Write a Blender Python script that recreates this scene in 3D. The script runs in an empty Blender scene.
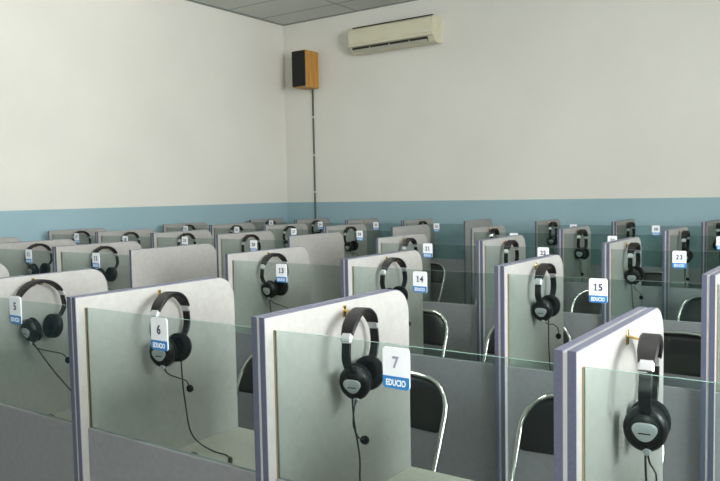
import bpy, bmesh, math, random
from mathutils import Vector, Matrix, Quaternion

random.seed(4)
PI = math.pi
scene = bpy.context.scene
COL = scene.collection

# ----------------------------------------------------------------- layout (metres)
W = 0.65            # booth pitch along a row
PITCH = 1.188       # row to row
DEPTH = 0.567       # side panel depth
TOP = 1.22          # top of the side panels
BT = 0.0148         # side panel thickness
PAIR = 0.0368       # two neighbouring side panels together
AISLE = 0.6485
GY = 0.026          # front glass inset behind the panels' front edge
GLASS_TOP = 1.192
FRONT_TOP = 0.876
DESK = 0.733
WALL_L, WALL_B, WALL_R, WALL_F = -3.395, 5.553, 4.4, -3.6
CEIL = 3.456
DADO = 1.393


# ----------------------------------------------------------------- materials
def node_mat(name):
    m = bpy.data.materials.new(name)
    m.use_nodes = True
    nt = m.node_tree
    b = nt.nodes.get('Principled BSDF')
    return m, nt, b


def plain(name, col, rough=0.5, metal=0.0, var=0.0, scale=30.0, bump=0.0, spec=0.5, detail=3.0, bscale=None):
    m, nt, b = node_mat(name)
    b.inputs['Roughness'].default_value = rough
    b.inputs['Metallic'].default_value = metal
    b.inputs['Specular IOR Level'].default_value = spec
    b.inputs['Base Color'].default_value = (*col, 1)
    tc = nt.nodes.new('ShaderNodeTexCoord')
    if var > 0:
        n = nt.nodes.new('ShaderNodeTexNoise')
        n.inputs['Scale'].default_value = scale
        n.inputs['Detail'].default_value = detail
        r = nt.nodes.new('ShaderNodeValToRGB')
        r.color_ramp.elements[0].position = 0.3
        r.color_ramp.elements[1].position = 0.7
        r.color_ramp.elements[0].color = (*[c * (1 - var) for c in col], 1)
        r.color_ramp.elements[1].color = (*[min(1, c * (1 + var)) for c in col], 1)
        nt.links.new(tc.outputs['Object'], n.inputs['Vector'])
        nt.links.new(n.outputs['Fac'], r.inputs['Fac'])
        nt.links.new(r.outputs['Color'], b.inputs['Base Color'])
    if bump > 0:
        n2 = nt.nodes.new('ShaderNodeTexNoise')
        n2.inputs['Scale'].default_value = bscale or scale * 3
        n2.inputs['Detail'].default_value = 4
        bp = nt.nodes.new('ShaderNodeBump')
        bp.inputs['Strength'].default_value = bump
        bp.inputs['Distance'].default_value = 0.002
        nt.links.new(tc.outputs['Object'], n2.inputs['Vector'])
        nt.links.new(n2.outputs['Fac'], bp.inputs['Height'])
        nt.links.new(bp.outputs['Normal'], b.inputs['Normal'])
    return m


def wall_paint(name):
    """cream emulsion above a teal painted dado"""
    m, nt, b = node_mat(name)
    b.inputs['Roughness'].default_value = 0.75
    b.inputs['Specular IOR Level'].default_value = 0.25
    g = nt.nodes.new('ShaderNodeNewGeometry')
    sp = nt.nodes.new('ShaderNodeSeparateXYZ')
    nt.links.new(g.outputs['Position'], sp.inputs[0])
    n = nt.nodes.new('ShaderNodeTexNoise')
    n.inputs['Scale'].default_value = 1.3
    n.inputs['Detail'].default_value = 5
    nt.links.new(g.outputs['Position'], n.inputs['Vector'])

    def ramp(c0, c1):
        r = nt.nodes.new('ShaderNodeValToRGB')
        r.color_ramp.elements[0].position = 0.35
        r.color_ramp.elements[1].position = 0.65
        r.color_ramp.elements[0].color = (*c0, 1)
        r.color_ramp.elements[1].color = (*c1, 1)
        nt.links.new(n.outputs['Fac'], r.inputs['Fac'])
        return r
    up = ramp(CREAM[0], CREAM[1])
    lo = ramp(TEAL[0], TEAL[1])
    gt = nt.nodes.new('ShaderNodeMath')
    gt.operation = 'GREATER_THAN'
    gt.inputs[1].default_value = DADO
    nt.links.new(sp.outputs['Z'], gt.inputs[0])
    mx = nt.nodes.new('ShaderNodeMix')
    mx.data_type = 'RGBA'
    nt.links.new(gt.outputs[0], mx.inputs['Factor'])
    nt.links.new(lo.outputs['Color'], mx.inputs['A'])
    nt.links.new(up.outputs['Color'], mx.inputs['B'])
    nt.links.new(mx.outputs['Result'], b.inputs['Base Color'])
    n2 = nt.nodes.new('ShaderNodeTexNoise')
    n2.inputs['Scale'].default_value = 60
    nt.links.new(g.outputs['Position'], n2.inputs['Vector'])
    bp = nt.nodes.new('ShaderNodeBump')
    bp.inputs['Strength'].default_value = 0.08
    bp.inputs['Distance'].default_value = 0.004
    nt.links.new(n2.outputs['Fac'], bp.inputs['Height'])
    nt.links.new(bp.outputs['Normal'], b.inputs['Normal'])
    return m


def ceiling_tiles(name):
    """lay-in panels 1.04 x 0.515 m with dark joints"""
    m, nt, b = node_mat(name)
    b.inputs['Roughness'].default_value = 0.9
    b.inputs['Specular IOR Level'].default_value = 0.1
    g = nt.nodes.new('ShaderNodeNewGeometry')
    sp = nt.nodes.new('ShaderNodeSeparateXYZ')
    nt.links.new(g.outputs['Position'], sp.inputs[0])

    def joint(sock, origin, step, w):
        a = nt.nodes.new('ShaderNodeMath'); a.operation = 'SUBTRACT'
        nt.links.new(sock, a.inputs[0]); a.inputs[1].default_value = origin
        d = nt.nodes.new('ShaderNodeMath'); d.operation = 'DIVIDE'
        nt.links.new(a.outputs[0], d.inputs[0]); d.inputs[1].default_value = step
        f = nt.nodes.new('ShaderNodeMath'); f.operation = 'FRACT'
        nt.links.new(d.outputs[0], f.inputs[0])
        l = nt.nodes.new('ShaderNodeMath'); l.operation = 'LESS_THAN'
        nt.links.new(f.outputs[0], l.inputs[0]); l.inputs[1].default_value = w / step
        return l
    jx = joint(sp.outputs['X'], -2.355 - 10.4, 1.04, 0.02)
    jy = joint(sp.outputs['Y'], 5.165 - 15.45, 0.515, 0.02)
    mxm = nt.nodes.new('ShaderNodeMath'); mxm.operation = 'MAXIMUM'
    nt.links.new(jx.outputs[0], mxm.inputs[0]); nt.links.new(jy.outputs[0], mxm.inputs[1])
    n = nt.nodes.new('ShaderNodeTexNoise')
    n.inputs['Scale'].default_value = 40
    nt.links.new(g.outputs['Position'], n.inputs['Vector'])
    r = nt.nodes.new('ShaderNodeValToRGB')
    r.color_ramp.elements[0].color = (*[c * .9 for c in CEILC], 1)
    r.color_ramp.elements[1].color = (*CEILC, 1)
    nt.links.new(n.outputs['Fac'], r.inputs['Fac'])
    mx = nt.nodes.new('ShaderNodeMix'); mx.data_type = 'RGBA'
    nt.links.new(mxm.outputs[0], mx.inputs['Factor'])
    nt.links.new(r.outputs['Color'], mx.inputs['A'])
    mx.inputs['B'].default_value = (0.34, 0.345, 0.32, 1)
    nt.links.new(mx.outputs['Result'], b.inputs['Base Color'])
    return m


def floor_tiles(name):
    m, nt, b = node_mat(name)
    b.inputs['Roughness'].default_value = 0.35
    g = nt.nodes.new('ShaderNodeNewGeometry')
    br = nt.nodes.new('ShaderNodeTexBrick')
    br.offset = 0
    br.inputs['Color1'].default_value = (0.30, 0.29, 0.26, 1)
    br.inputs['Color2'].default_value = (0.27, 0.265, 0.24, 1)
    br.inputs['Mortar'].default_value = (0.15, 0.145, 0.13, 1)
    br.inputs['Scale'].default_value = 1
    br.inputs['Brick Width'].default_value = 0.4
    br.inputs['Row Height'].default_value = 0.4
    br.inputs['Mortar Size'].default_value = 0.004
    nt.links.new(g.outputs['Position'], br.inputs['Vector'])
    nt.links.new(br.outputs['Color'], b.inputs['Base Color'])
    return m


def pane_glass(name, tint, refl=1.0):
    m = bpy.data.materials.new(name)
    m.use_nodes = True
    nt = m.node_tree
    nt.nodes.clear()
    out = nt.nodes.new('ShaderNodeOutputMaterial')
    mix = nt.nodes.new('ShaderNodeMixShader')
    tr = nt.nodes.new('ShaderNodeBsdfTransparent')
    tr.inputs['Color'].default_value = (*tint, 1)
    gl = nt.nodes.new('ShaderNodeBsdfGlossy')
    gl.inputs['Roughness'].default_value = 0.02
    gl.inputs['Color'].default_value = (0.9, 1.0, 0.96, 1)
    # Schlick reflectance, the same from both sides of the sheet
    fr = nt.nodes.new('ShaderNodeLayerWeight')
    fr.inputs['Blend'].default_value = 0.5
    pw = nt.nodes.new('ShaderNodeMath')
    pw.operation = 'POWER'
    pw.inputs[1].default_value = 5.0
    nt.links.new(fr.outputs['Facing'], pw.inputs[0])
    ml = nt.nodes.new('ShaderNodeMath')
    ml.operation = 'MULTIPLY_ADD'
    ml.inputs[1].default_value = 0.95 * refl
    ml.inputs[2].default_value = 0.04 * refl
    nt.links.new(pw.outputs[0], ml.inputs[0])
    nt.links.new(ml.outputs[0], mix.inputs['Fac'])
    nt.links.new(tr.outputs[0], mix.inputs[1])
    nt.links.new(gl.outputs[0], mix.inputs[2])
    nt.links.new(mix.outputs[0], out.inputs['Surface'])
    return m


def wood(name):
    m, nt, b = node_mat(name)
    b.inputs['Roughness'].default_value = 0.45
    tc = nt.nodes.new('ShaderNodeTexCoord')
    mp = nt.nodes.new('ShaderNodeMapping')
    mp.inputs['Scale'].default_value = (14, 14, 1.6)
    n = nt.nodes.new('ShaderNodeTexNoise')
    n.inputs['Scale'].default_value = 2.5
    n.inputs['Detail'].default_value = 6
    r = nt.nodes.new('ShaderNodeValToRGB')
    r.color_ramp.elements[0].position = .3
    r.color_ramp.elements[1].position = .75
    r.color_ramp.elements[0].color = (0.38, 0.17, 0.025, 1)
    r.color_ramp.elements[1].color = (0.60, 0.31, 0.06, 1)
    nt.links.new(tc.outputs['Object'], mp.inputs[0])
    nt.links.new(mp.outputs[0], n.inputs['Vector'])
    nt.links.new(n.outputs['Fac'], r.inputs['Fac'])
    nt.links.new(r.outputs['Color'], b.inputs['Base Color'])
    return m


def emit(name, col, power):
    m, nt, b = node_mat(name)
    b.inputs['Base Color'].default_value = (*col, 1)
    b.inputs['Emission Color'].default_value = (*col, 1)
    b.inputs['Emission Strength'].default_value = power
    return m


CREAM = ((0.675, 0.665, 0.605), (0.71, 0.70, 0.64))
TEAL = ((0.27, 0.405, 0.45), (0.295, 0.435, 0.48))
CEILC = (0.66, 0.68, 0.64)

M_WALL = wall_paint('wall_paint')
M_CEIL = ceiling_tiles('ceiling_tiles')
M_FLOOR = floor_tiles('floor_tiles')
M_LAM = plain('grey_laminate', (0.31, 0.307, 0.285), 0.42, var=0.05, scale=55, bump=0.05)
M_BAND = plain('slate_edge_band', (0.095, 0.10, 0.15), 0.38, var=0.12, scale=220)
M_FRONT = plain('slate_grey_laminate', (0.235, 0.235, 0.245), 0.45, var=0.06, scale=60, bump=0.05)
M_SPACER = plain('pale_spacer', (0.45, 0.45, 0.45), 0.5)
M_DESK = plain('desk_laminate', (0.33, 0.33, 0.285), 0.4, var=0.05, scale=60, bump=0.05)
M_GLASS = pane_glass('greenish_pane', (0.84, 0.89, 0.875), 0.4)
M_GEDGE = plain('glass_cut_edge', (0.16, 0.30, 0.25), 0.15, spec=0.6)
M_CHAN = plain('brown_sealant', (0.26, 0.17, 0.09), 0.5)
M_BRASS = plain('brass', (0.72, 0.52, 0.20), 0.25, metal=1.0)
M_TAG = plain('white_plastic', (0.88, 0.90, 0.93), 0.4)
M_TAGBLUE = plain('blue_print', (0.025, 0.21, 0.53), 0.4)
M_INK = plain('dark_ink', (0.05, 0.055, 0.10), 0.5)
M_INKPALE = plain('faded_ink', (0.28, 0.33, 0.42), 0.5)
M_WORD = plain('white_print', (0.88, 0.92, 0.95), 0.5)
M_BLACK = plain('black_plastic', (0.0045, 0.0045, 0.005), 0.38, spec=0.35, var=0.2, scale=80, bump=0.03)
M_STRAP = plain('black_leatherette', (0.004, 0.0035, 0.004), 0.5, spec=0.3, var=0.25, scale=120, bump=0.25)
M_FOAM = plain('black_foam', (0.005, 0.005, 0.0055), 0.85, spec=0.2, var=0.3, scale=250, bump=0.4)
M_SILVER = plain('silver_plastic', (0.50, 0.51, 0.52), 0.3, metal=0.5)
M_CABLE = plain('black_cable', (0.012, 0.012, 0.013), 0.5)
M_VINYL = plain('black_vinyl', (0.003, 0.0033, 0.0036), 0.30, spec=0.35, var=0.2, scale=70, bump=0.12)
M_CHROME = plain('chrome', (0.58, 0.57, 0.54), 0.10, metal=1.0)
M_AC = plain('ac_plastic', (0.62, 0.595, 0.44), 0.45, var=0.03, scale=8)
M_ACDARK = plain('ac_opening', (0.02, 0.02, 0.018), 0.6)
M_ACMETAL = plain('ac_louver', (0.42, 0.41, 0.33), 0.45)
M_WOOD = wood('orange_wood')
M_GRILLE = plain('speaker_cloth', (0.012, 0.011, 0.012), 0.9, var=0.3, scale=400, bump=0.3)
M_CONDUIT = plain('grey_green_conduit', (0.075, 0.10, 0.085), 0.5)
M_CTRIM = plain('ceiling_edge_trim', (0.22, 0.23, 0.21), 0.6)
M_TRIMW = plain('white_trim', (0.66, 0.66, 0.60), 0.6)
M_WFRAME = plain('window_aluminium', (0.6, 0.6, 0.58), 0.4, metal=0.5)
M_WPANE = pane_glass('window_pane', (0.97, 0.98, 0.98))


# ----------------------------------------------------------------- mesh helpers
def mesh_from(bm, name, mat, smooth=False):
    me = bpy.data.meshes.new(name)
    bmesh.ops.recalc_face_normals(bm, faces=bm.faces[:])
    bm.to_mesh(me)
    bm.free()
    for m in (mat if isinstance(mat, (list, tuple)) else [mat]):
        me.materials.append(m)
    if smooth:
        for p in me.polygons:
            p.use_smooth = True
        try:
            me.set_sharp_from_angle(angle=math.radians(42))
        except Exception:
            pass
    return me


def link(name, me, parent=None, loc=(0, 0, 0), label=None):
    o = bpy.data.objects.new(name, me)
    COL.objects.link(o)
    o.location = loc
    if parent is not None:
        o.parent = parent
    if label:
        o['label'] = label
    return o


def empty(name, loc=(0, 0, 0)):
    o = bpy.data.objects.new(name, None)
    o.empty_display_size = 0.05
    COL.objects.link(o)
    o.location = loc
    return o


def tag(o, label, cat, group=None):
    o['label'] = label
    o['category'] = cat
    if group:
        o['group'] = group
    return o


def struct(o):
    o['kind'] = 'structure'
    return o


def box(bm, x0, x1, y0, y1, z0, z1, bevel=0.0, seg=1, mi=0):
    vs = [bm.verts.new((x, y, z)) for x in (x0, x1) for y in (y0, y1) for z in (z0, z1)]
    idx = [(0, 1, 3, 2), (4, 6, 7, 5), (0, 4, 5, 1), (2, 3, 7, 6), (0, 2, 6, 4), (1, 5, 7, 3)]
    fs = [bm.faces.new([vs[i] for i in f]) for f in idx]
    for f in fs:
        f.material_index = mi
    if bevel > 0:
        es = list({e for f in fs for e in f.edges})
        r = bmesh.ops.bevel(bm, geom=es, offset=bevel, segments=seg, affect='EDGES', profile=0.5)
        for f in r['faces']:
            f.material_index = mi
    return fs


def prism(bm, pts, axis, a0, a1, mi=0):
    """extrude a 2D outline along axis ('x','y','z') from a0 to a1"""
    def P(p, a):
        u, v = p
        return {'x': (a, u, v), 'y': (u, a, v), 'z': (u, v, a)}[axis]
    v0 = [bm.verts.new(P(p, a0)) for p in pts]
    v1 = [bm.verts.new(P(p, a1)) for p in pts]
    n = len(pts)
    fs = [bm.faces.new(v0[::-1]), bm.faces.new(v1)]
    for i in range(n):
        j = (i + 1) % n
        fs.append(bm.faces.new((v0[i], v0[j], v1[j], v1[i])))
    for f in fs:
        f.material_index = mi
    return fs


def strip_loop(bm, pts, axis, a0, a1, t):
    """closed thin band of thickness t standing outside an outline (perimeter edging)"""
    n = len(pts)
    out = []
    for i in range(n):
        p0, p1, p2 = Vector(pts[i - 1]), Vector(pts[i]), Vector(pts[(i + 1) % n])
        d1, d2 = (p1 - p0).normalized(), (p2 - p1).normalized()
        n1, n2 = Vector((d1.y, -d1.x)), Vector((d2.y, -d2.x))
        m = (n1 + n2).normalized()
        out.append(p1 + m * (t / max(.4, m.dot(n1))))

    def P(p, a):
        return {'x': (a, p[0], p[1]), 'y': (p[0], a, p[1]), 'z': (p[0], p[1], a)}[axis]
    A = [[bm.verts.new(P(p, a)) for p in ring] for ring, a in ((pts, a0), (out, a0), (out, a1), (pts, a1))]
    for k in range(4):
        r0, r1 = A[k], A[(k + 1) % 4]
        for i in range(n):
            j = (i + 1) % n
            bm.faces.new((r0[i], r0[j], r1[j], r1[i]))


def catmull(pts, n=8):
    pts = [Vector(p) for p in pts]
    P = [2 * pts[0] - pts[1]] + pts + [2 * pts[-1] - pts[-2]]
    out = []
    for i in range(1, len(P) - 2):
        for k in range(n):
            t = k / n
            a, b, c, d = P[i - 1], P[i], P[i + 1], P[i + 2]
            out.append(0.5 * ((2 * b) + (-a + c) * t + (2 * a - 5 * b + 4 * c - d) * t * t + (-a + 3 * b - 3 * c + d) * t ** 3))
    out.append(pts[-1])
    return out


def tube(bm, pts, r, seg=8, cap=True, mi=0):
    pts = [Vector(p) for p in pts]
    n = len(pts)
    T = []
    for i in range(n):
        T.append((pts[min(i + 1, n - 1)] - pts[max(i - 1, 0)]).normalized())
    ref = Vector((0, 0, 1)) if abs(T[0].z) < .9 else Vector((1, 0, 0))
    nrm = T[0].cross(ref).normalized()
    rings = []
    for i in range(n):
        if i:
            q = T[i - 1].rotation_difference(T[i])
            nrm = (q @ nrm).normalized()
        b = T[i].cross(nrm)
        rr = r[i] if isinstance(r, (list, tuple)) else r
        rings.append([bm.verts.new(pts[i] + rr * (math.cos(2 * PI * k / seg) * nrm + math.sin(2 * PI * k / seg) * b)) for k in range(seg)])
    for i in range(n - 1):
        for k in range(seg):
            l = (k + 1) % seg
            f = bm.faces.new((rings[i][k], rings[i][l], rings[i + 1][l], rings[i + 1][k]))
            f.material_index = mi
    if cap:
        bm.faces.new(rings[0][::-1]).material_index = mi
        bm.faces.new(rings[-1]).material_index = mi


def lathe(bm, prof, origin, axis, seg=28, sx=1.0, up=None):
    """revolve (radius, height) profile about axis through origin; closes at r=0 ends"""
    axis = Vector(axis).normalized()
    u = Vector(up) if up else (Vector((1, 0, 0)) if abs(axis.x) < .9 else Vector((0, 1, 0)))
    u = (u - axis * u.dot(axis)).normalized()
    v = axis.cross(u)
    o = Vector(origin)
    rings = []
    for r, h in prof:
        if r < 1e-6:
            rings.append([bm.verts.new(o + axis * h)])
        else:
            rings.append([bm.verts.new(o + axis * h + r * (sx * math.cos(2 * PI * k / seg) * u + math.sin(2 * PI * k / seg) * v)) for k in range(seg)])
    for a, b in zip(rings[:-1], rings[1:]):
        for k in range(seg):
            l = (k + 1) % seg
            if len(a) == 1 and len(b) == 1:
                continue
            if len(a) == 1:
                bm.faces.new((a[0], b[k], b[l]))
            elif len(b) == 1:
                bm.faces.new((a[k], b[0], a[l]))
            else:
                bm.faces.new((a[k], b[k], b[l], a[l]))


def ribbon(bm, pts, wdir, normals, w, t, cap=True):
    """a strap following pts: width w along wdir, thickness t along the outward normals, corners softened"""
    rings = []
    wd = Vector(wdir)
    for i, (p, nn) in enumerate(zip(pts, normals)):
        p, nn = Vector(p), Vector(nn)
        ww = w[i] if isinstance(w, list) else w
        tt = t[i] if isinstance(t, list) else t
        a, b = ww / 2, tt / 2
        c = min(a, b) * .6
        sec = [(-a + c, -b), (a - c, -b), (a, -b + c), (a, b - c), (a - c, b), (-a + c, b), (-a, b - c), (-a, -b + c)]
        rings.append([bm.verts.new(p + wd * s[0] + nn * s[1]) for s in sec])
    for r0, r1 in zip(rings[:-1], rings[1:]):
        for k in range(8):
            l = (k + 1) % 8
            bm.faces.new((r0[k], r0[l], r1[l], r1[k]))
    if cap:
        bm.faces.new(rings[0][::-1])
        bm.faces.new(rings[-1])


def rrect(x0, x1, z0, z1, r, n=5, corners=(1, 1, 1, 1)):
    """rounded rectangle outline, counter-clockwise from bottom-left; corners: bl, br, tr, tl"""
    out = []
    for (cx, cz, a0, on, px, pz) in ((x0 + r, z0 + r, PI, corners[0], x0, z0), (x1 - r, z0 + r, 1.5 * PI, corners[1], x1, z0),
                                     (x1 - r, z1 - r, 0, corners[2], x1, z1), (x0 + r, z1 - r, .5 * PI, corners[3], x0, z1)):
        if not on:
            out.append((px, pz))
            continue
        for k in range(n + 1):
            a = a0 + k / n * PI / 2
            out.append((cx + r * math.cos(a), cz + r * math.sin(a)))
    return out


def text_mesh(s, size, mat, name, bold=0.0, width=None, serif=False):
    cu = bpy.data.curves.new(name, 'FONT')
    cu.body = s
    cu.size = size
    cu.align_x = 'CENTER'
    cu.align_y = 'CENTER'
    cu.extrude = 0.0002
    cu.offset = bold
    cu.resolution_u = 3
    o = bpy.data.objects.new(name, cu)
    COL.objects.link(o)
    dg = bpy.context.evaluated_depsgraph_get()
    me = bpy.data.meshes.new_from_object(o.evaluated_get(dg))
    bpy.data.objects.remove(o)
    bpy.data.curves.remove(cu)
    xs = [v.co.x for v in me.vertices]
    ys = [v.co.y for v in me.vertices]
    cx, cy = (min(xs) + max(xs)) / 2, (min(ys) + max(ys)) / 2
    k = (width / (max(xs) - min(xs))) if width else 1.0
    for v in me.vertices:     # letters stand upright in the x-z plane, facing -y
        v.co = Vector(((v.co.x - cx) * k, -v.co.z, v.co.y - cy))
    me.materials.clear()
    me.materials.append(mat)
    return me


def number_mesh(s, size, mat):
    bm = bmesh.new()
    adv = size * .52
    for i, ch in enumerate(s):
        x = (i - (len(s) - 1) / 2) * adv
        if ch == '1':          # stem with flag and foot serif
            h, w = size * .36, size * .062
            for pts in ([(x - w, -h), (x + w, -h), (x + w, h), (x - w, h)], [(x - w * 3.2, -h), (x + w * 3.2, -h), (x + w * 3.2, -h + w), (x - w * 3.2, -h + w)],
                        [(x - w, h), (x - w * 3.2, h - w * 2.2), (x - w * 3.2, h - w * 3.4), (x - w, h - w * 2.0)]):
                prism(bm, pts, 'y', -.0002, .0002)
        else:
            me = text_mesh(ch, size, mat, 'digit', .0009)
            k = len(bm.verts)
            bm.from_mesh(me)
            bm.verts.ensure_lookup_table()
            for v in bm.verts[k:]:
                v.co.x = v.co.x * .92 + x
            bpy.data.meshes.remove(me)
    return mesh_from(bm, 'number', mat)


# ----------------------------------------------------------------- room
def wall(name, x0, x1, y0, y1, z0=0.0, z1=CEIL, mat=None):
    bm = bmesh.new()
    box(bm, x0, x1, y0, y1, z0, z1)
    return struct(link(name, mesh_from(bm, name, mat or M_WALL)))


wall('floor', WALL_L - .2, WALL_R + .2, WALL_F - .2, WALL_B + .2, -0.12, 0.0, M_FLOOR)
wall('ceiling', WALL_L - .2, WALL_R + .2, WALL_F - .2, WALL_B + .2, CEIL, CEIL + .12, M_CEIL)
wall('wall_left', WALL_L - .2, WALL_L, WALL_F - .2, WALL_B + .2)
wall('wall_back', WALL_L, WALL_R, WALL_B, WALL_B + .2)
wall('wall_front', WALL_L, WALL_R, WALL_F - .2, WALL_F)
WINS = [(-2.8, -1.4), (-0.6, 1.3), (2.6, 4.0)]
WZ0, WZ1 = 1.05, 2.95
bm = bmesh.new()
edges = [WALL_F - .2] + [v for w in WINS for v in w] + [WALL_B + .2]
for a, b in zip(edges[0::2], edges[1::2]):
    box(bm, WALL_R, WALL_R + .2, a, b, 0, CEIL)
for a, b in WINS:
    box(bm, WALL_R, WALL_R + .2, a, b, 0, WZ0)
    box(bm, WALL_R, WALL_R + .2, a, b, WZ1, CEIL)
struct(link('wall_right', mesh_from(bm, 'wall_right', M_WALL)))
for i, (a, b) in enumerate(WINS):
    r = struct(empty('window_%d' % (i + 1), (WALL_R + .1, (a + b) / 2, WZ0)))
    h, hw = WZ1 - WZ0, (b - a) / 2
    bm = bmesh.new()
    for (y0, y1, z0, z1) in ((-hw, -hw + .05, 0, h), (hw - .05, hw, 0, h), (-hw, hw, 0, .05), (-hw, hw, h - .05, h), (-.025, .025, 0, h), (-hw, hw, 1.25, 1.29)):
        box(bm, -.025, .025, y0, y1, z0, z1)
    struct(link('window_frame', mesh_from(bm, 'window_frame', M_WFRAME), r))
    bm = bmesh.new()
    box(bm, -.003, .003, -hw + .04, hw - .04, .04, h - .04)
    struct(link('window_pane', mesh_from(bm, 'window_pane', M_WPANE), r))
bm = bmesh.new()
box(bm, WALL_L, WALL_L + .014, WALL_F, WALL_B, CEIL - .014, CEIL)
struct(link('trim_1', mesh_from(bm, 'trim_1', M_CTRIM)))
bm = bmesh.new()
box(bm, WALL_L + .014, WALL_R, WALL_B - .014, WALL_B, CEIL - .014, CEIL)
struct(link('trim_2', mesh_from(bm, 'trim_2', M_CTRIM)))


# ----------------------------------------------------------------- booths
def x0_of(c):
    return (c - 5) * W if c >= 5 else -AISLE + .012 - (5 - c) * W


PANEL_OUT = rrect(0, DEPTH, 0, TOP, .07, 8, (0, 0, 1, 0))
bm = bmesh.new(); prism(bm, PANEL_OUT, 'x', -BT / 2, BT / 2)
ME_SIDE = mesh_from(bm, 'side_panel', M_LAM)
bm = bmesh.new(); strip_loop(bm, PANEL_OUT, 'x', -BT / 2 + .0004, BT / 2 - .0004, .0016)
ME_BAND = mesh_from(bm, 'edge_band', M_BAND)
GAP = PAIR - 2 * BT
SP_OUT = [(.0, 0), (DEPTH - .002, 0)] + [(y - .002, z - .002) for y, z in PANEL_OUT[2:-1]] + [(.0, TOP - .002)]
bm = bmesh.new(); prism(bm, SP_OUT, 'x', -GAP / 2 + .0002, GAP / 2 - .0002)
ME_SPACER = mesh_from(bm, 'spacer_board', M_SPACER)
INW = W - PAIR + 0.0           # clear width between the two side panels
bm = bmesh.new(); box(bm, 0, INW, .05, DEPTH - .004, DESK - .026, DESK, .002)
ME_DESK = mesh_from(bm, 'desk_top', M_DESK)
bm = bmesh.new(); box(bm, 0, INW, GY - .006, GY + .011, .06, FRONT_TOP, .0012)
ME_FRONT = mesh_from(bm, 'front_panel', M_FRONT)
bm = bmesh.new()
fs = box(bm, .0028, INW - .0005, GY, GY + .005, FRONT_TOP, GLASS_TOP)
for i, f in enumerate(fs):
    f.material_index = 0 if i in (2, 3) else 1
ME_PANE = mesh_from(bm, 'glass_pane', [M_GLASS, M_GEDGE])
bm = bmesh.new(); box(bm, 0, .0028, GY - .001, GY + .006, FRONT_TOP, GLASS_TOP)
ME_CHAN = mesh_from(bm, 'glass_channel', M_CHAN)
bm = bmesh.new()
box(bm, 0, .003, -.0055, .0055, -.010, .018, .001)
hk = catmull([(.002, 0, .006), (.02, 0, .003), (.040, 0, -.0005), (.050, 0, -.0005), (.055, 0, .0005), (.057, 0, .003)], 5)
tube(bm, hk, .0026, 8)
ME_HOOK = mesh_from(bm, 'headset_hook', M_BRASS, True)

TW, TH = .058, .077
bm = bmesh.new(); prism(bm, rrect(-TW / 2, TW / 2, -TH / 2, TH / 2, .007, 5), 'y', -.0015, .0015)
ME_TAG = mesh_from(bm, 'number_tag', M_TAG)
bm = bmesh.new(); prism(bm, rrect(-TW / 2, TW / 2, -TH / 2, -TH / 2 + .023, .007, 5, (1, 1, 0, 0)), 'y', -.0022, -.0016)
ME_BLUE = mesh_from(bm, 'blue_band', M_TAGBLUE)
ME_WORD = text_mesh('EDUCIO', .0165, M_WORD, 'wordmark', .0005, .043)

HZ = 1.197                     # strap's inner face rests on the hook


def hook_y(n):
    return {8: .278, 6: .268, 13: .258, 14: .27}.get(n, .275)


ORD = {1: 'front', 2: 'second', 3: 'third', 4: 'fourth', 5: 'fifth'}
SEAT = {1: 'by the left wall', 2: 'two seats left of the aisle seat', 3: 'next to the left aisle seat', 4: 'left aisle seat',
        5: 'right aisle seat', 6: 'second right of the aisle', 7: 'third right of the aisle', 8: 'fourth right of the aisle'}
SHOWN_TAGS = {5: (.503, 1.162), 6: (.45, 1.151), 7: (.467, 1.149), 11: (.529, 1.159), 12: (.479, 1.158), 13: (.443, 1.149),
              14: (.473, 1.147), 15: (.474, 1.154), 17: (.519, 1.167), 18: (.453, 1.156), 19: (.46, 1.162), 20: (.462, 1.15),
              21: (.476, 1.158), 22: (.489, 1.154), 23: (.464, 1.154), 25: (.425, 1.171), 26: (.438, 1.17), 27: (.446, 1.162),
              28: (.471, 1.152), 29: (.462, 1.152), 30: (.477, 1.143), 31: (.44, 1.151), 33: (.423, 1.175), 34: (.441, 1.165), 35: (.483, 1.166),
              36: (.502, 1.158), 37: (.466, 1.159), 38: (.447, 1.155)}
HEADSETS = [5, 6, 7, 8, 11, 12, 13, 14, 15, 17, 18, 19, 20, 21, 22, 23, 25, 26, 27, 28, 29, 30, 31, 33, 34, 36, 37, 38, 39]
BOOTHS = [4, 5, 6, 7, 8, 10, 11, 12, 13, 14, 15, 16, 17, 18, 19, 20, 21, 22, 23, 25, 26, 27, 28, 29, 30, 31, 33, 34, 35, 36, 37, 38, 39]
CHAIRS = (5, 6, 7, 13, 14, 15, 21, 22, 23, 28, 30)
GROUP_BOOTH = 'study booths in rows'
num_me = {}


def which(n):
    """words that single out a seat: the number on its tag, or its place where no tag can be seen"""
    r, c = (n - 1) // 8 + 1, (n - 1) % 8 + 1
    return r, c


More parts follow.
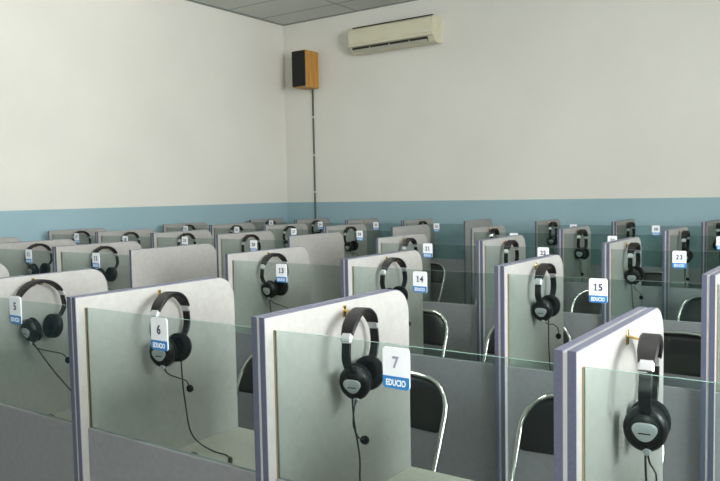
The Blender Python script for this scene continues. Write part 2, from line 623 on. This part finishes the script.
for n in BOOTHS:
    r, c = which(n)
    ox, oy = x0_of(c), (r - 1) * PITCH
    b = empty('study_booth', (ox, oy, 0))
    if n in SHOWN_TAGS:
        lab = 'grey %s row study booth with tag %d on its front glass' % (ORD[r], n)
    else:
        lab = 'grey untagged %s row study booth, %s' % (ORD[r], SEAT[c])
    tag(b, lab, 'study booth', GROUP_BOOTH)
    for px in (-BT / 2, INW + BT / 2):
        sp_ = link('side_panel', ME_SIDE, b, (px, 0, 0))
        link('edge_band', ME_BAND, sp_)
    if c not in (1, 5):
        link('spacer_board', ME_SPACER, b, (-BT - GAP / 2, 0, 0), 'pale strip between two neighbouring side panels')
    link('desk_top', ME_DESK, b)
    link('front_panel', ME_FRONT, b)
    link('glass_pane', ME_PANE, b, label='clear greenish glass pane above the front panel')
    link('glass_channel', ME_CHAN, b)
    link('headset_hook', ME_HOOK, b, (0, hook_y(n), HZ - .0042), label='small brass hook')
    if n in SHOWN_TAGS:
        fx, tz = SHOWN_TAGS[n]
        t = link('number_tag', ME_TAG, b, (fx * W, GY - .0028, tz), label='white tag with blue band reading %d' % n)
        link('blue_band', ME_BLUE, t)
        link('wordmark', ME_WORD, t, (0, -.0028, -TH / 2 + .0115))
        me = number_mesh(str(n), .030, M_INKPALE if n == 7 else M_INK)
        link('number', me, t, (0, -.0022, .011))

# ----------------------------------------------------------------- headsets
RY, RZ = .086, .091


def band_pt(deg):
    a = math.radians(deg)
    return Vector((0, RY * math.sin(a), -RZ + RZ * math.cos(a))), Vector((0, math.sin(a) / RY, math.cos(a) / RZ)).normalized()


def band_mesh(a0, a1, n, w, t, off=0.0, mat=None, name='', taper=False):
    bm = bmesh.new()
    pts, nr, ws, ts = [], [], [], []
    for k in range(n + 1):
        f = k / n
        p, nn = band_pt(a0 + (a1 - a0) * f)
        pts.append(p + nn * off); nr.append(nn)
        e = 1.0
        if taper:
            e = min(1.0, .82 + 1.2 * min(f, 1 - f))
        ws.append(w * e); ts.append(t * (min(1.0, .7 + 2 * min(f, 1 - f)) if taper else 1))
    ribbon(bm, pts, (1, 0, 0), nr, ws, ts)
    return mesh_from(bm, name, mat, True)


ME_STRAP = band_mesh(-56, 56, 22, .036, .011, .0055, M_STRAP, 'headband', True)
ME_CLIP = {s: band_mesh(s * 54, s * 65, 5, .026, .010, .0050, M_SILVER, 'slider_clip') for s in (-1, 1)}


def arm_mesh(s):
    p0, _ = band_pt(66)
    q = catmull([(0, s * (p0.y + .003), p0.z), (0, s * .086, -.088), (0, s * .077, -.110), (0, s * .062, -.124), (0, s * .047, -.129)], 5)
    nr = []
    for i in range(len(q)):
        d = (q[min(i + 1, len(q) - 1)] - q[max(i - 1, 0)]).normalized()
        nn = Vector((0, -d.z, d.y))
        nr.append(nn if nn.y * s > 0 else -nn)
    bm = bmesh.new()
    ribbon(bm, q, (1, 0, 0), nr, .022, .007)
    return mesh_from(bm, 'yoke_arm', M_BLACK, True)


ME_ARM = {s: arm_mesh(s) for s in (-1, 1)}


def cup_frame(s):
    c = Vector((0, s * .043, -.154))
    ax = Vector((0, s * math.cos(math.radians(10)), -math.sin(math.radians(10))))
    return c, ax


ME_CUP, ME_PAD, ME_BADGE = {}, {}, {}
for s in (-1, 1):
    c, ax = cup_frame(s)
    bm = bmesh.new()
    lathe(bm, [(0, -.005), (.040, -.005), (.0415, -.002), (.0415, .004), (.039, .010), (.034, .0145), (.031, .0152), (.0305, .0135), (.026, .0165), (.015, .0185), (0, .019)], c, ax, 32, .9)
    ME_CUP[s] = mesh_from(bm, 'ear_cup', M_BLACK, True)
    bm = bmesh.new()
    prof = [(.0315 + .0095 * math.cos(a), -.0135 + .0095 * math.sin(a)) for a in [PI / 2 - k * 2 * PI / 14 for k in range(14)]]
    lathe(bm, prof + [prof[0]], c, ax, 28, .9)
    lathe(bm, [(0, -.009), (.030, -.009)], c, ax, 28, .9)
    bmesh.ops.remove_doubles(bm, verts=bm.verts[:], dist=1e-5)
    ME_PAD[s] = mesh_from(bm, 'ear_pad', M_FOAM, True)
    bm = bmesh.new()
    # rounded triangular silver badge on the outer face
    u = Vector((1, 0, 0)); v = ax.cross(u)
    if v.z < 0:
        v = -v
    rings = []
    for sc, h in ((1.0, .0155), (1.0, .0195), (.86, .0208), (.45, .0216)):
        ring = []
        for k in range(30):
            a = 2 * PI * k / 30
            rr = (.0185 + .0016 * math.cos(3 * (a - PI / 2 + PI))) * sc
            ring.append(bm.verts.new(c + ax * h + u * rr * 1.12 * math.cos(a) + v * rr * .92 * math.sin(a)))
        rings.append(ring)
    for r0, r1 in zip(rings[:-1], rings[1:]):
        for k in range(30):
            bm.faces.new((r0[k], r0[(k + 1) % 30], r1[(k + 1) % 30], r1[k]))
    bm.faces.new(rings[-1]); bm.faces.new(rings[0][::-1])
    # a dark printed rule across the badge
    w0 = [c + ax * .0219 + u * x + v * y for x, y in ((-.010, -.0045), (.010, -.0045), (.010, -.0020), (-.010, -.0020))]
    f = bm.faces.new([bm.verts.new(p) for p in w0]); f.material_index = 1
    ME_BADGE[s] = mesh_from(bm, 'badge', [M_SILVER, M_BLACK], False)

CUPB = cup_frame(-1)[0] + Vector((.004, -.006, -.039))


def boom_mesh(kind):
    bm = bmesh.new()
    s = CUPB
    if kind == 'swing':        # swings across under the other cup
        p = [s + Vector((0, 0, .004)), s + Vector((.004, .020, -.022)), s + Vector((.008, .058, -.040)), s + Vector((.010, .105, -.060)), s + Vector((.010, .122, -.082))]
    elif kind == 'long':
        p = [s + Vector((0, 0, .004)), s + Vector((.006, .030, -.016)), s + Vector((.012, .075, -.026)), s + Vector((.014, .118, -.050)), s + Vector((.012, .130, -.078))]
    else:                      # hangs straight down in a loop
        p = [s + Vector((0, 0, .004)), s + Vector((.004, -.026, -.020)), s + Vector((.006, -.034, -.050)), s + Vector((.008, -.014, -.082)), s + Vector((.010, .010, -.096))]
    q = catmull(p, 7)
    tube(bm, q, .0018, 8)
    me = mesh_from(bm, 'microphone_boom', M_BLACK, True)
    bm = bmesh.new()
    d = (q[-1] - q[-3]).normalized()
    e = q[-1] + d * .006
    lathe(bm, [(0, -.011), (.005, -.0105), (.0092, -.006), (.0105, 0), (.0092, .006), (.005, .010), (0, .011)], e, d, 16)
    me2 = mesh_from(bm, 'microphone_foam', M_FOAM, True)
    bm = bmesh.new()
    lathe(bm, [(0, -.004), (.006, -.003), (.0075, 0), (.006, .003), (0, .004)], s, (0, -1, -.2), 14)
    me3 = mesh_from(bm, 'boom_pivot', M_SILVER, True)
    return me, me2, me3


def cable_mesh(kind, hz):
    """hz: height of the hook point; the cable drops to the desk top and runs on across it"""
    zd = DESK - hz + .0028
    s = CUPB + Vector((-.004, .012, .006))
    bm = bmesh.new()
    ctl = None
    if kind == 'six':
        p = [Vector((0, .030, -.186)), Vector((-.002, .035, -.26)), Vector((-.004, .044, -.32)), Vector((-.002, .056, -.40)), Vector((.018, .070, zd + .022)),
             Vector((.065, .084, zd)), Vector((.115, .082, zd)), Vector((.150, .066, zd))]
        ctl = (Vector((.150, .066, zd + .004)), Vector((.185, .030, zd + .004)))
        p2 = [Vector((.185, .030, zd)), Vector((.200, -.02, zd)), Vector((.215, -.075, zd + .01)), Vector((.215, -.110, zd + .075)), Vector((.205, -.135, zd + .080)), Vector((.200, -.165, zd + .01)), Vector((.195, -.195, zd))]
    elif kind == 'seven':
        p = [s, s + Vector((.0, .006, -.06)), s + Vector((.004, .020, -.15)), s + Vector((.004, .022, -.22)), Vector((.03, -.01, zd + .02)), Vector((.07, -.03, zd)), Vector((.14, -.02, zd))]
        ctl = (Vector((.14, -.02, zd + .004)), Vector((.185, -.005, zd + .004)))
        p2 = [Vector((.185, -.005, zd)), Vector((.24, .01, zd)), Vector((.28, -.05, zd)), Vector((.25, -.14, zd)), Vector((.20, -.19, zd))]
    else:
        p = [s, s + Vector((.002, .030, -.05)), s + Vector((.004, .075, -.12)), s + Vector((.006, .115, -.175)), s + Vector((.012, .150, -.225)), Vector((.06, .135, zd + .006)), Vector((.12, .10, zd)), Vector((.15, .06, zd))]
        ctl = (Vector((.15, .06, zd + .004)), Vector((.17, .015, zd + .004)))
        p2 = [Vector((.17, .015, zd)), Vector((.19, -.05, zd)), Vector((.205, -.09, zd + .06)), Vector((.20, -.12, zd + .07)), Vector((.195, -.16, zd + .01)), Vector((.19, -.195, zd))]
    tube(bm, catmull(p, 6), .0021, 7)
    tube(bm, catmull(p2, 6), .0021, 7)
    me = mesh_from(bm, 'cable', M_CABLE, True)
    bm = bmesh.new()
    a, b = ctl
    tube(bm, [a + (b - a) * f for f in (0, .12, .3, .7, .88, 1)], [.002, .0055, .0065, .0065, .0055, .002], 10)
    me2 = mesh_from(bm, 'volume_control', M_BLACK, True)
    return me, me2


BOOM = {k: boom_mesh(k) for k in ('swing', 'long', 'hang')}
CABLE = {k: cable_mesh(k, HZ) for k in ('six', 'seven', 'side')}
STYLE = {5: ('swing', 'side', 2, 0), 6: ('swing', 'six', -2, 17), 7: ('hang', 'seven', 2, 12), 8: ('swing', 'seven', -8, 9),
         13: ('swing', 'seven', 2, 0), 14: ('long', 'side', 0, -1), 15: ('long', 'six', 3, 2), 12: ('swing', 'side', 0, 2),
         11: ('long', 'side', -2, 0), 22: ('hang', 'six', 2, 3), 23: ('swing', 'seven', 4, 2), 28: ('long', 'six', 4, 0)}
for n in HEADSETS:
    r, c = which(n)
    st = STYLE.get(n) or (random.choice(['swing', 'long', 'hang']), random.choice(['six', 'seven', 'side']), random.uniform(-4, 4), random.uniform(-2, 9))
    hy = hook_y(n)
    h = empty('headset', (x0_of(c), (r - 1) * PITCH + hy, HZ))
    if n in SHOWN_TAGS:
        lab = 'black headset with microphone hung in the %s row booth tagged %d' % (ORD[r], n)
    else:
        lab = 'black headset hung in the %s row booth without a visible tag' % ORD[r]
    if n == 8:
        lab = 'large black headset hung in the front row, nearest the camera, no tag beside it'
    tag(h, lab, 'headset', 'headsets hanging on the booth panels')
    rot = Matrix.Rotation(math.radians(st[2]), 4, 'X') @ Matrix.Rotation(math.radians(st[3]), 4, 'Z')
    bx = .037 + .041 * math.sin(math.radians(max(0, st[3])))
    base = Matrix.Translation((bx, 0, 0)) @ rot

    def put(name, me, par=None, label=None):
        o = link(name, me, par or h, label=label)
        if par is None:
            o.matrix_local = base
        return o
    put('headband', ME_STRAP)
    for s in (-1, 1):
        put('slider_clip', ME_CLIP[s], label='silver clip on the band')
        put('yoke_arm', ME_ARM[s])
        cu = put('ear_cup', ME_CUP[s])
        put('ear_pad', ME_PAD[s], cu)
        put('badge', ME_BADGE[s], cu, label='silver badge')
    bo = put('microphone_boom', BOOM[st[0]][0])
    put('microphone_foam', BOOM[st[0]][1], bo)
    put('boom_pivot', BOOM[st[0]][2], bo, label='silver pivot')
    ca = link('cable', CABLE[st[1]][0], h, (bx, 0, 0))
    link('volume_control', CABLE[st[1]][1], ca)

# ----------------------------------------------------------------- folding chairs (local: sitter faces -y, origin on the floor)
CW, CTOP = .205, .850


def chair_meshes():
    me = {}
    lean = .48
    y_of = lambda z: -.155 + z * lean           # the frame tube leans back as it rises
    rr = .105
    p = [(-CW, y_of(.012), .012), (-CW, y_of(.40), .40), (-CW, y_of(CTOP - rr), CTOP - rr)]
    for k in range(1, 7):
        a = k / 6 * PI / 2
        z = CTOP - rr + rr * math.sin(a)
        p.append((-CW + rr - rr * math.cos(a), y_of(z), z))
    p.append((0, y_of(CTOP) + .012, CTOP + .004))
    p = p + [(-x, y, z) for x, y, z in p[-2::-1]]
    bm = bmesh.new(); tube(bm, p, .0095, 10)
    me['frame'] = mesh_from(bm, 'frame', M_CHROME, True)
    # padded backrest, curved to the sitter, rounded top corners follow the tube
    bm = bmesh.new()
    out = rrect(-CW + .008, CW - .004, CTOP - .160, CTOP - .010, .098, 6, (0, 0, 1, 1))
    nx, nz = 18, 12
    x0, x1, z0, z1 = -CW + .008, CW - .004, CTOP - .160, CTOP - .006

    def half(z):
        h = CW - .004
        d = z - (z1 - .098)
        if d > 0:
            h -= .098 - math.sqrt(max(0, .098 ** 2 - d * d))
        d = (z0 + .02) - z
        if d > 0:
            h -= .02 - math.sqrt(max(0, .02 ** 2 - d * d))
        return h
    for side in (-1, 1):
        g = []
        for j in range(nz + 1):
            f = j / nz
            z = z0 + (z1 - z0) * (.5 - .5 * math.cos(PI * f))
            row = []
            for i in range(nx + 1):
                t = -math.cos(PI * i / nx)
                hw = max(half(z), .02)
                x = t * hw
                edge = min(1, (1 - abs(t)) * 5) ** .5 * min(1, min(f, 1 - f) * 8 + .0) ** .5
                y = y_of(z) + .018 * (1 - (x / CW) ** 2) + side * (.004 + .010 * edge)
                row.append(bm.verts.new((x, y, z)))
            g.append(row)
        for j in range(nz):
            for i in range(nx):
                bm.faces.new((g[j][i], g[j][i + 1], g[j + 1][i + 1], g[j + 1][i]))
        if side == -1:
            g0 = g
        else:
            rim0 = g0[0] + [r_[-1] for r_ in g0[1:]] + g0[-1][-2::-1] + [r_[0] for r_ in g0[-2:0:-1]]
            rim1 = g[0] + [r_[-1] for r_ in g[1:]] + g[-1][-2::-1] + [r_[0] for r_ in g[-2:0:-1]]
            for i in range(len(rim0)):
                j = (i + 1) % len(rim0)
                bm.faces.new((rim0[i], rim0[j], rim1[j], rim1[i]))
    me['backrest'] = mesh_from(bm, 'backrest', M_VINYL, True)
    # seat cushion with a rounded outline
    bm = bmesh.new()
    o2 = rrect(-CW + .016, CW - .016, -.19, .185, .06, 6)
    rings = []
    for sc, z in ((.94, .405), (1.0, .412), (1.0, .432), (.95, .443), (.75, .450), (.35, .453)):
        rings.append([bm.verts.new((x * sc, y * sc, z)) for x, y in o2])
    for a, b in zip(rings[:-1], rings[1:]):
        for k in range(len(a)):
            l = (k + 1) % len(a)
            bm.faces.new((a[k], a[l], b[l], b[k]))
    bm.faces.new(rings[0][::-1]); bm.faces.new(rings[-1])
    me['seat'] = mesh_from(bm, 'seat', M_VINYL, True)
    for s in (-1, 1):
        bm = bmesh.new()
        tube(bm, [(s * (CW - .022), -.165, .402), (s * (CW - .022), .06, .22), (s * (CW - .022), .285, .012)], .0095, 10)
        me['leg%d' % s] = mesh_from(bm, 'rear_leg', M_CHROME, True)
        bm = bmesh.new()
        for (x, y) in ((s * CW, y_of(.01)), (s * (CW - .022), .287)):
            lathe(bm, [(0, 0), (.0135, 0), (.0135, .024), (0, .026)], (x, y, 0), (0, 0, 1), 12)
        me['foot%d' % s] = mesh_from(bm, 'rubber_foot', M_BLACK, True)
    bm = bmesh.new()
    tube(bm, [(-CW, y_of(.16), .16), (CW, y_of(.16), .16)], .007, 8)
    tube(bm, [(-CW + .022, .22, .075), (CW - .022, .22, .075)], .007, 8)
    tube(bm, [(-CW, y_of(.425), .40), (CW, y_of(.425), .40)], .007, 8)
    me['stretcher'] = mesh_from(bm, 'stretcher', M_CHROME, True)
    return me


CH = chair_meshes()
JIT = {5: (.125, .04, 0), 6: (.02, 0, 0), 7: (.045, .0, 1)}
for n in BOOTHS:
    r, c = which(n)
    jx, jy, ja = JIT.get(n, (random.uniform(-.01, .05), random.uniform(-.01, .03), random.uniform(-4, 4)))
    if n not in CHAIRS:         # the other booths' chairs stand wholly behind the panels
        continue
    ch = empty('folding_chair', (x0_of(c) + INW / 2 + jx, (r - 1) * PITCH + .775 + jy, 0))
    ch.rotation_euler = (0, 0, math.radians(ja))
    if n in SHOWN_TAGS:
        lab = 'black vinyl folding chair with chrome tube at the %s row booth tagged %d' % (ORD[r], n)
    else:
        lab = 'black folding chair at the untagged %s row booth, %s' % (ORD[r], SEAT[c])
    tag(ch, lab, 'chair', 'folding chairs behind the booths')
    link('frame', CH['frame'], ch, label='bent chrome tube frame')
    link('backrest', CH['backrest'], ch)
    link('seat', CH['seat'], ch)
    link('stretcher', CH['stretcher'], ch)
    for s in (-1, 1):
        lg = link('leg', CH['leg%d' % s], ch)
        link('rubber_foot', CH['foot%d' % s], lg)

# ----------------------------------------------------------------- air conditioner on the back wall
ac = tag(empty('air_conditioner', (-1.80, WALL_B, 3.0)), 'cream wall-mounted split air conditioner high on the back wall', 'air conditioner')
AX0, AX1 = -.515, .50
prof = [(0, -.025), (-.105, -.035), (-.150, -.022), (-.178, .022), (-.205, .030), (-.212, .045), (-.214, .150), (-.205, .198), (-.190, .212), (-.168, .222), (0, .232)]
bm = bmesh.new(); prism(bm, prof, 'x', AX0, AX1)
link('casing', mesh_from(bm, 'casing', M_AC), ac)
bm = bmesh.new(); prism(bm, [(-.2135, .052), (-.2195, .056), (-.2205, .150), (-.2125, .196), (-.205, .192)], 'x', AX0 + .012, AX1 - .012)
link('front_cover', mesh_from(bm, 'front_cover', M_AC), ac)
bm = bmesh.new(); prism(bm, [(-.155, -.021), (-.182, .021), (-.186, .019), (-.160, -.025)], 'x', AX0 + .03, AX1 - .07)
link('air_outlet', mesh_from(bm, 'air_outlet', M_ACDARK), ac, label='dark air outlet slot')
bm = bmesh.new(); prism(bm, [(-.162, -.023), (-.180, -.001), (-.185, -.003), (-.167, -.028)], 'x', AX0 + .035, AX1 - .075)
for k in range(3):
    x = AX0 + .25 + k * .24
    box(bm, x, x + .008, -.186, -.165, -.022, .014)
lv = link('louver', mesh_from(bm, 'louver', M_ACMETAL), ac)
bm = bmesh.new(); prism(bm, [(-.2205, .062), (-.2225, .062), (-.2225, .074), (-.2205, .074)], 'x', AX1 - .10, AX1 - .04)
link('display', mesh_from(bm, 'display', M_TRIMW), ac)
bm = bmesh.new(); box(bm, AX0 + .02, AX1 - .02, -.17, -.03, .2285, .2335)
link('intake_grille', mesh_from(bm, 'intake_grille', M_ACDARK), ac)

# ----------------------------------------------------------------- loudspeaker and its conduit
sp = tag(empty('loudspeaker', (-2.955, WALL_B, 2.66)), 'orange wood loudspeaker with black front mounted high in the corner', 'loudspeaker')
bm = bmesh.new(); box(bm, -.095, .095, -.262, -.035, .008, .41, .004, 2)
link('cabinet', mesh_from(bm, 'cabinet', M_WOOD), sp)
bm = bmesh.new()
arc = [(-.09, -.2625)] + [(-.09 + .18 * k / 8, -.2625 - .012 - .010 * math.sin(PI * k / 8)) for k in range(9)] + [(.09, -.2625)]
prism(bm, arc[::-1], 'z', .018, .402)
link('grille', mesh_from(bm, 'grille', M_GRILLE), sp, label='black cloth grille')
bm = bmesh.new(); box(bm, -.03, .03, -.05, -.002, .12, .30); box(bm, -.05, .05, -.006, 0, .08, .34)
link('bracket', mesh_from(bm, 'bracket', M_ACDARK), sp)

cd = tag(empty('cable_conduit', (-2.972, WALL_B, 0)), 'thin dark conduit running down the back wall below the loudspeaker', 'conduit')
bm = bmesh.new(); box(bm, -.009, .009, -.014, 0, .02, 2.70, .002)
link('conduit_run', mesh_from(bm, 'conduit_run', M_CONDUIT), cd)
for z in (2.35, 1.92, 1.50):
    bm = bmesh.new(); box(bm, -.015, .015, -.017, 0, z, z + .018, .002)
    link('clip', mesh_from(bm, 'clip', M_TRIMW), cd)

# ----------------------------------------------------------------- light
world = bpy.data.worlds.new('daylight')
scene.world = world
world.use_nodes = True
nt = world.node_tree
bg = nt.nodes.get('Background')
sky = nt.nodes.new('ShaderNodeTexSky')
sky.sky_type = 'PREETHAM' if hasattr(sky, 'turbidity') else sky.sky_type
try:
    sky.sky_type = 'HOSEK_WILKIE'
    sky.sun_direction = (-.5, .6, .6)
    sky.turbidity = 4
except Exception:
    pass
nt.links.new(sky.outputs['Color'], bg.inputs['Color'])
bg.inputs['Strength'].default_value = 0.6


def area(name, loc, rot, sx, sy, power, col):
    l = bpy.data.lights.new(name, 'AREA')
    l.shape = 'RECTANGLE'
    l.size, l.size_y = sx, sy
    l.energy = power
    l.color = col
    o = bpy.data.objects.new(name, l)
    o.location = loc
    o.rotation_euler = rot
    COL.objects.link(o)
    return o


FLASH = 6
m_cam_rot = Matrix(((0.81876412, 0.57382424, -0.01873656), (-0.0203478, 0.06161663, 0.99789246), (0.57376936, -0.81665729, 0.06212555))).transposed().to_euler()
WIN_POWER = (8, 215, 8)
for (a, b), pw in zip(WINS, WIN_POWER):
    area('window_daylight', (WALL_R + .25, (a + b) / 2, (WZ0 + WZ1) / 2), (0, math.radians(90), 0), WZ1 - WZ0, b - a, pw, (0.975, 0.985, 1.0))

# the camera's own flash, beside its lens
area('camera_flash', (2.36, -1.11, 1.53), m_cam_rot, .035, .02, FLASH, (1.0, 0.985, 0.96))

# unseen fill lamps under the ceiling, added to brighten the walls
for x in (-0.6, 1.9):
    for y in (0.4, 2.6):
        fx = tag(empty('fill_light', (x, y, CEIL)), 'long unseen fill lamp added under the ceiling', 'fill lamp', 'added fill lamps out of view')
        bm = bmesh.new(); box(bm, -.08, .08, -.62, .62, -.05, 0, .006)
        link('fill_housing', mesh_from(bm, 'fill_housing', M_TRIMW), fx)
        bm = bmesh.new(); tube(bm, [(0, -.59, -.068), (0, .59, -.068)], .014, 12)
        link('fill_tube', mesh_from(bm, 'fill_tube', emit('fill_glow', (1, .985, .95), 66)), fx)

# ----------------------------------------------------------------- camera
F = Vector((-0.57376936, 0.81665729, -0.06212555)).normalized()
R_ = Vector((0.81876412, 0.57382424, -0.01873656)).normalized()
U_ = Vector((-0.0203478, 0.06161663, 0.99789246)).normalized()
cam = bpy.data.cameras.new('camera')
co = bpy.data.objects.new('camera', cam)
COL.objects.link(co)
m = Matrix((R_, U_, -F)).transposed().to_4x4()
m.translation = Vector((2.33015463, -1.12020398, 1.47135432))
co.matrix_world = m
cam.sensor_fit = 'HORIZONTAL'
cam.sensor_width = 36
cam.lens = 740.17 / 720 * 36
cam.clip_start = 0.02
scene.camera = co

scene.cycles.transparent_max_bounces = 48
scene.cycles.max_bounces = 10
scene.cycles.use_denoising = True
vs = scene.view_settings
vs.view_transform = 'Standard'
vs.look = 'None'
vs.gamma = 1
vs.use_curve_mapping = False
vs.exposure = 1.06
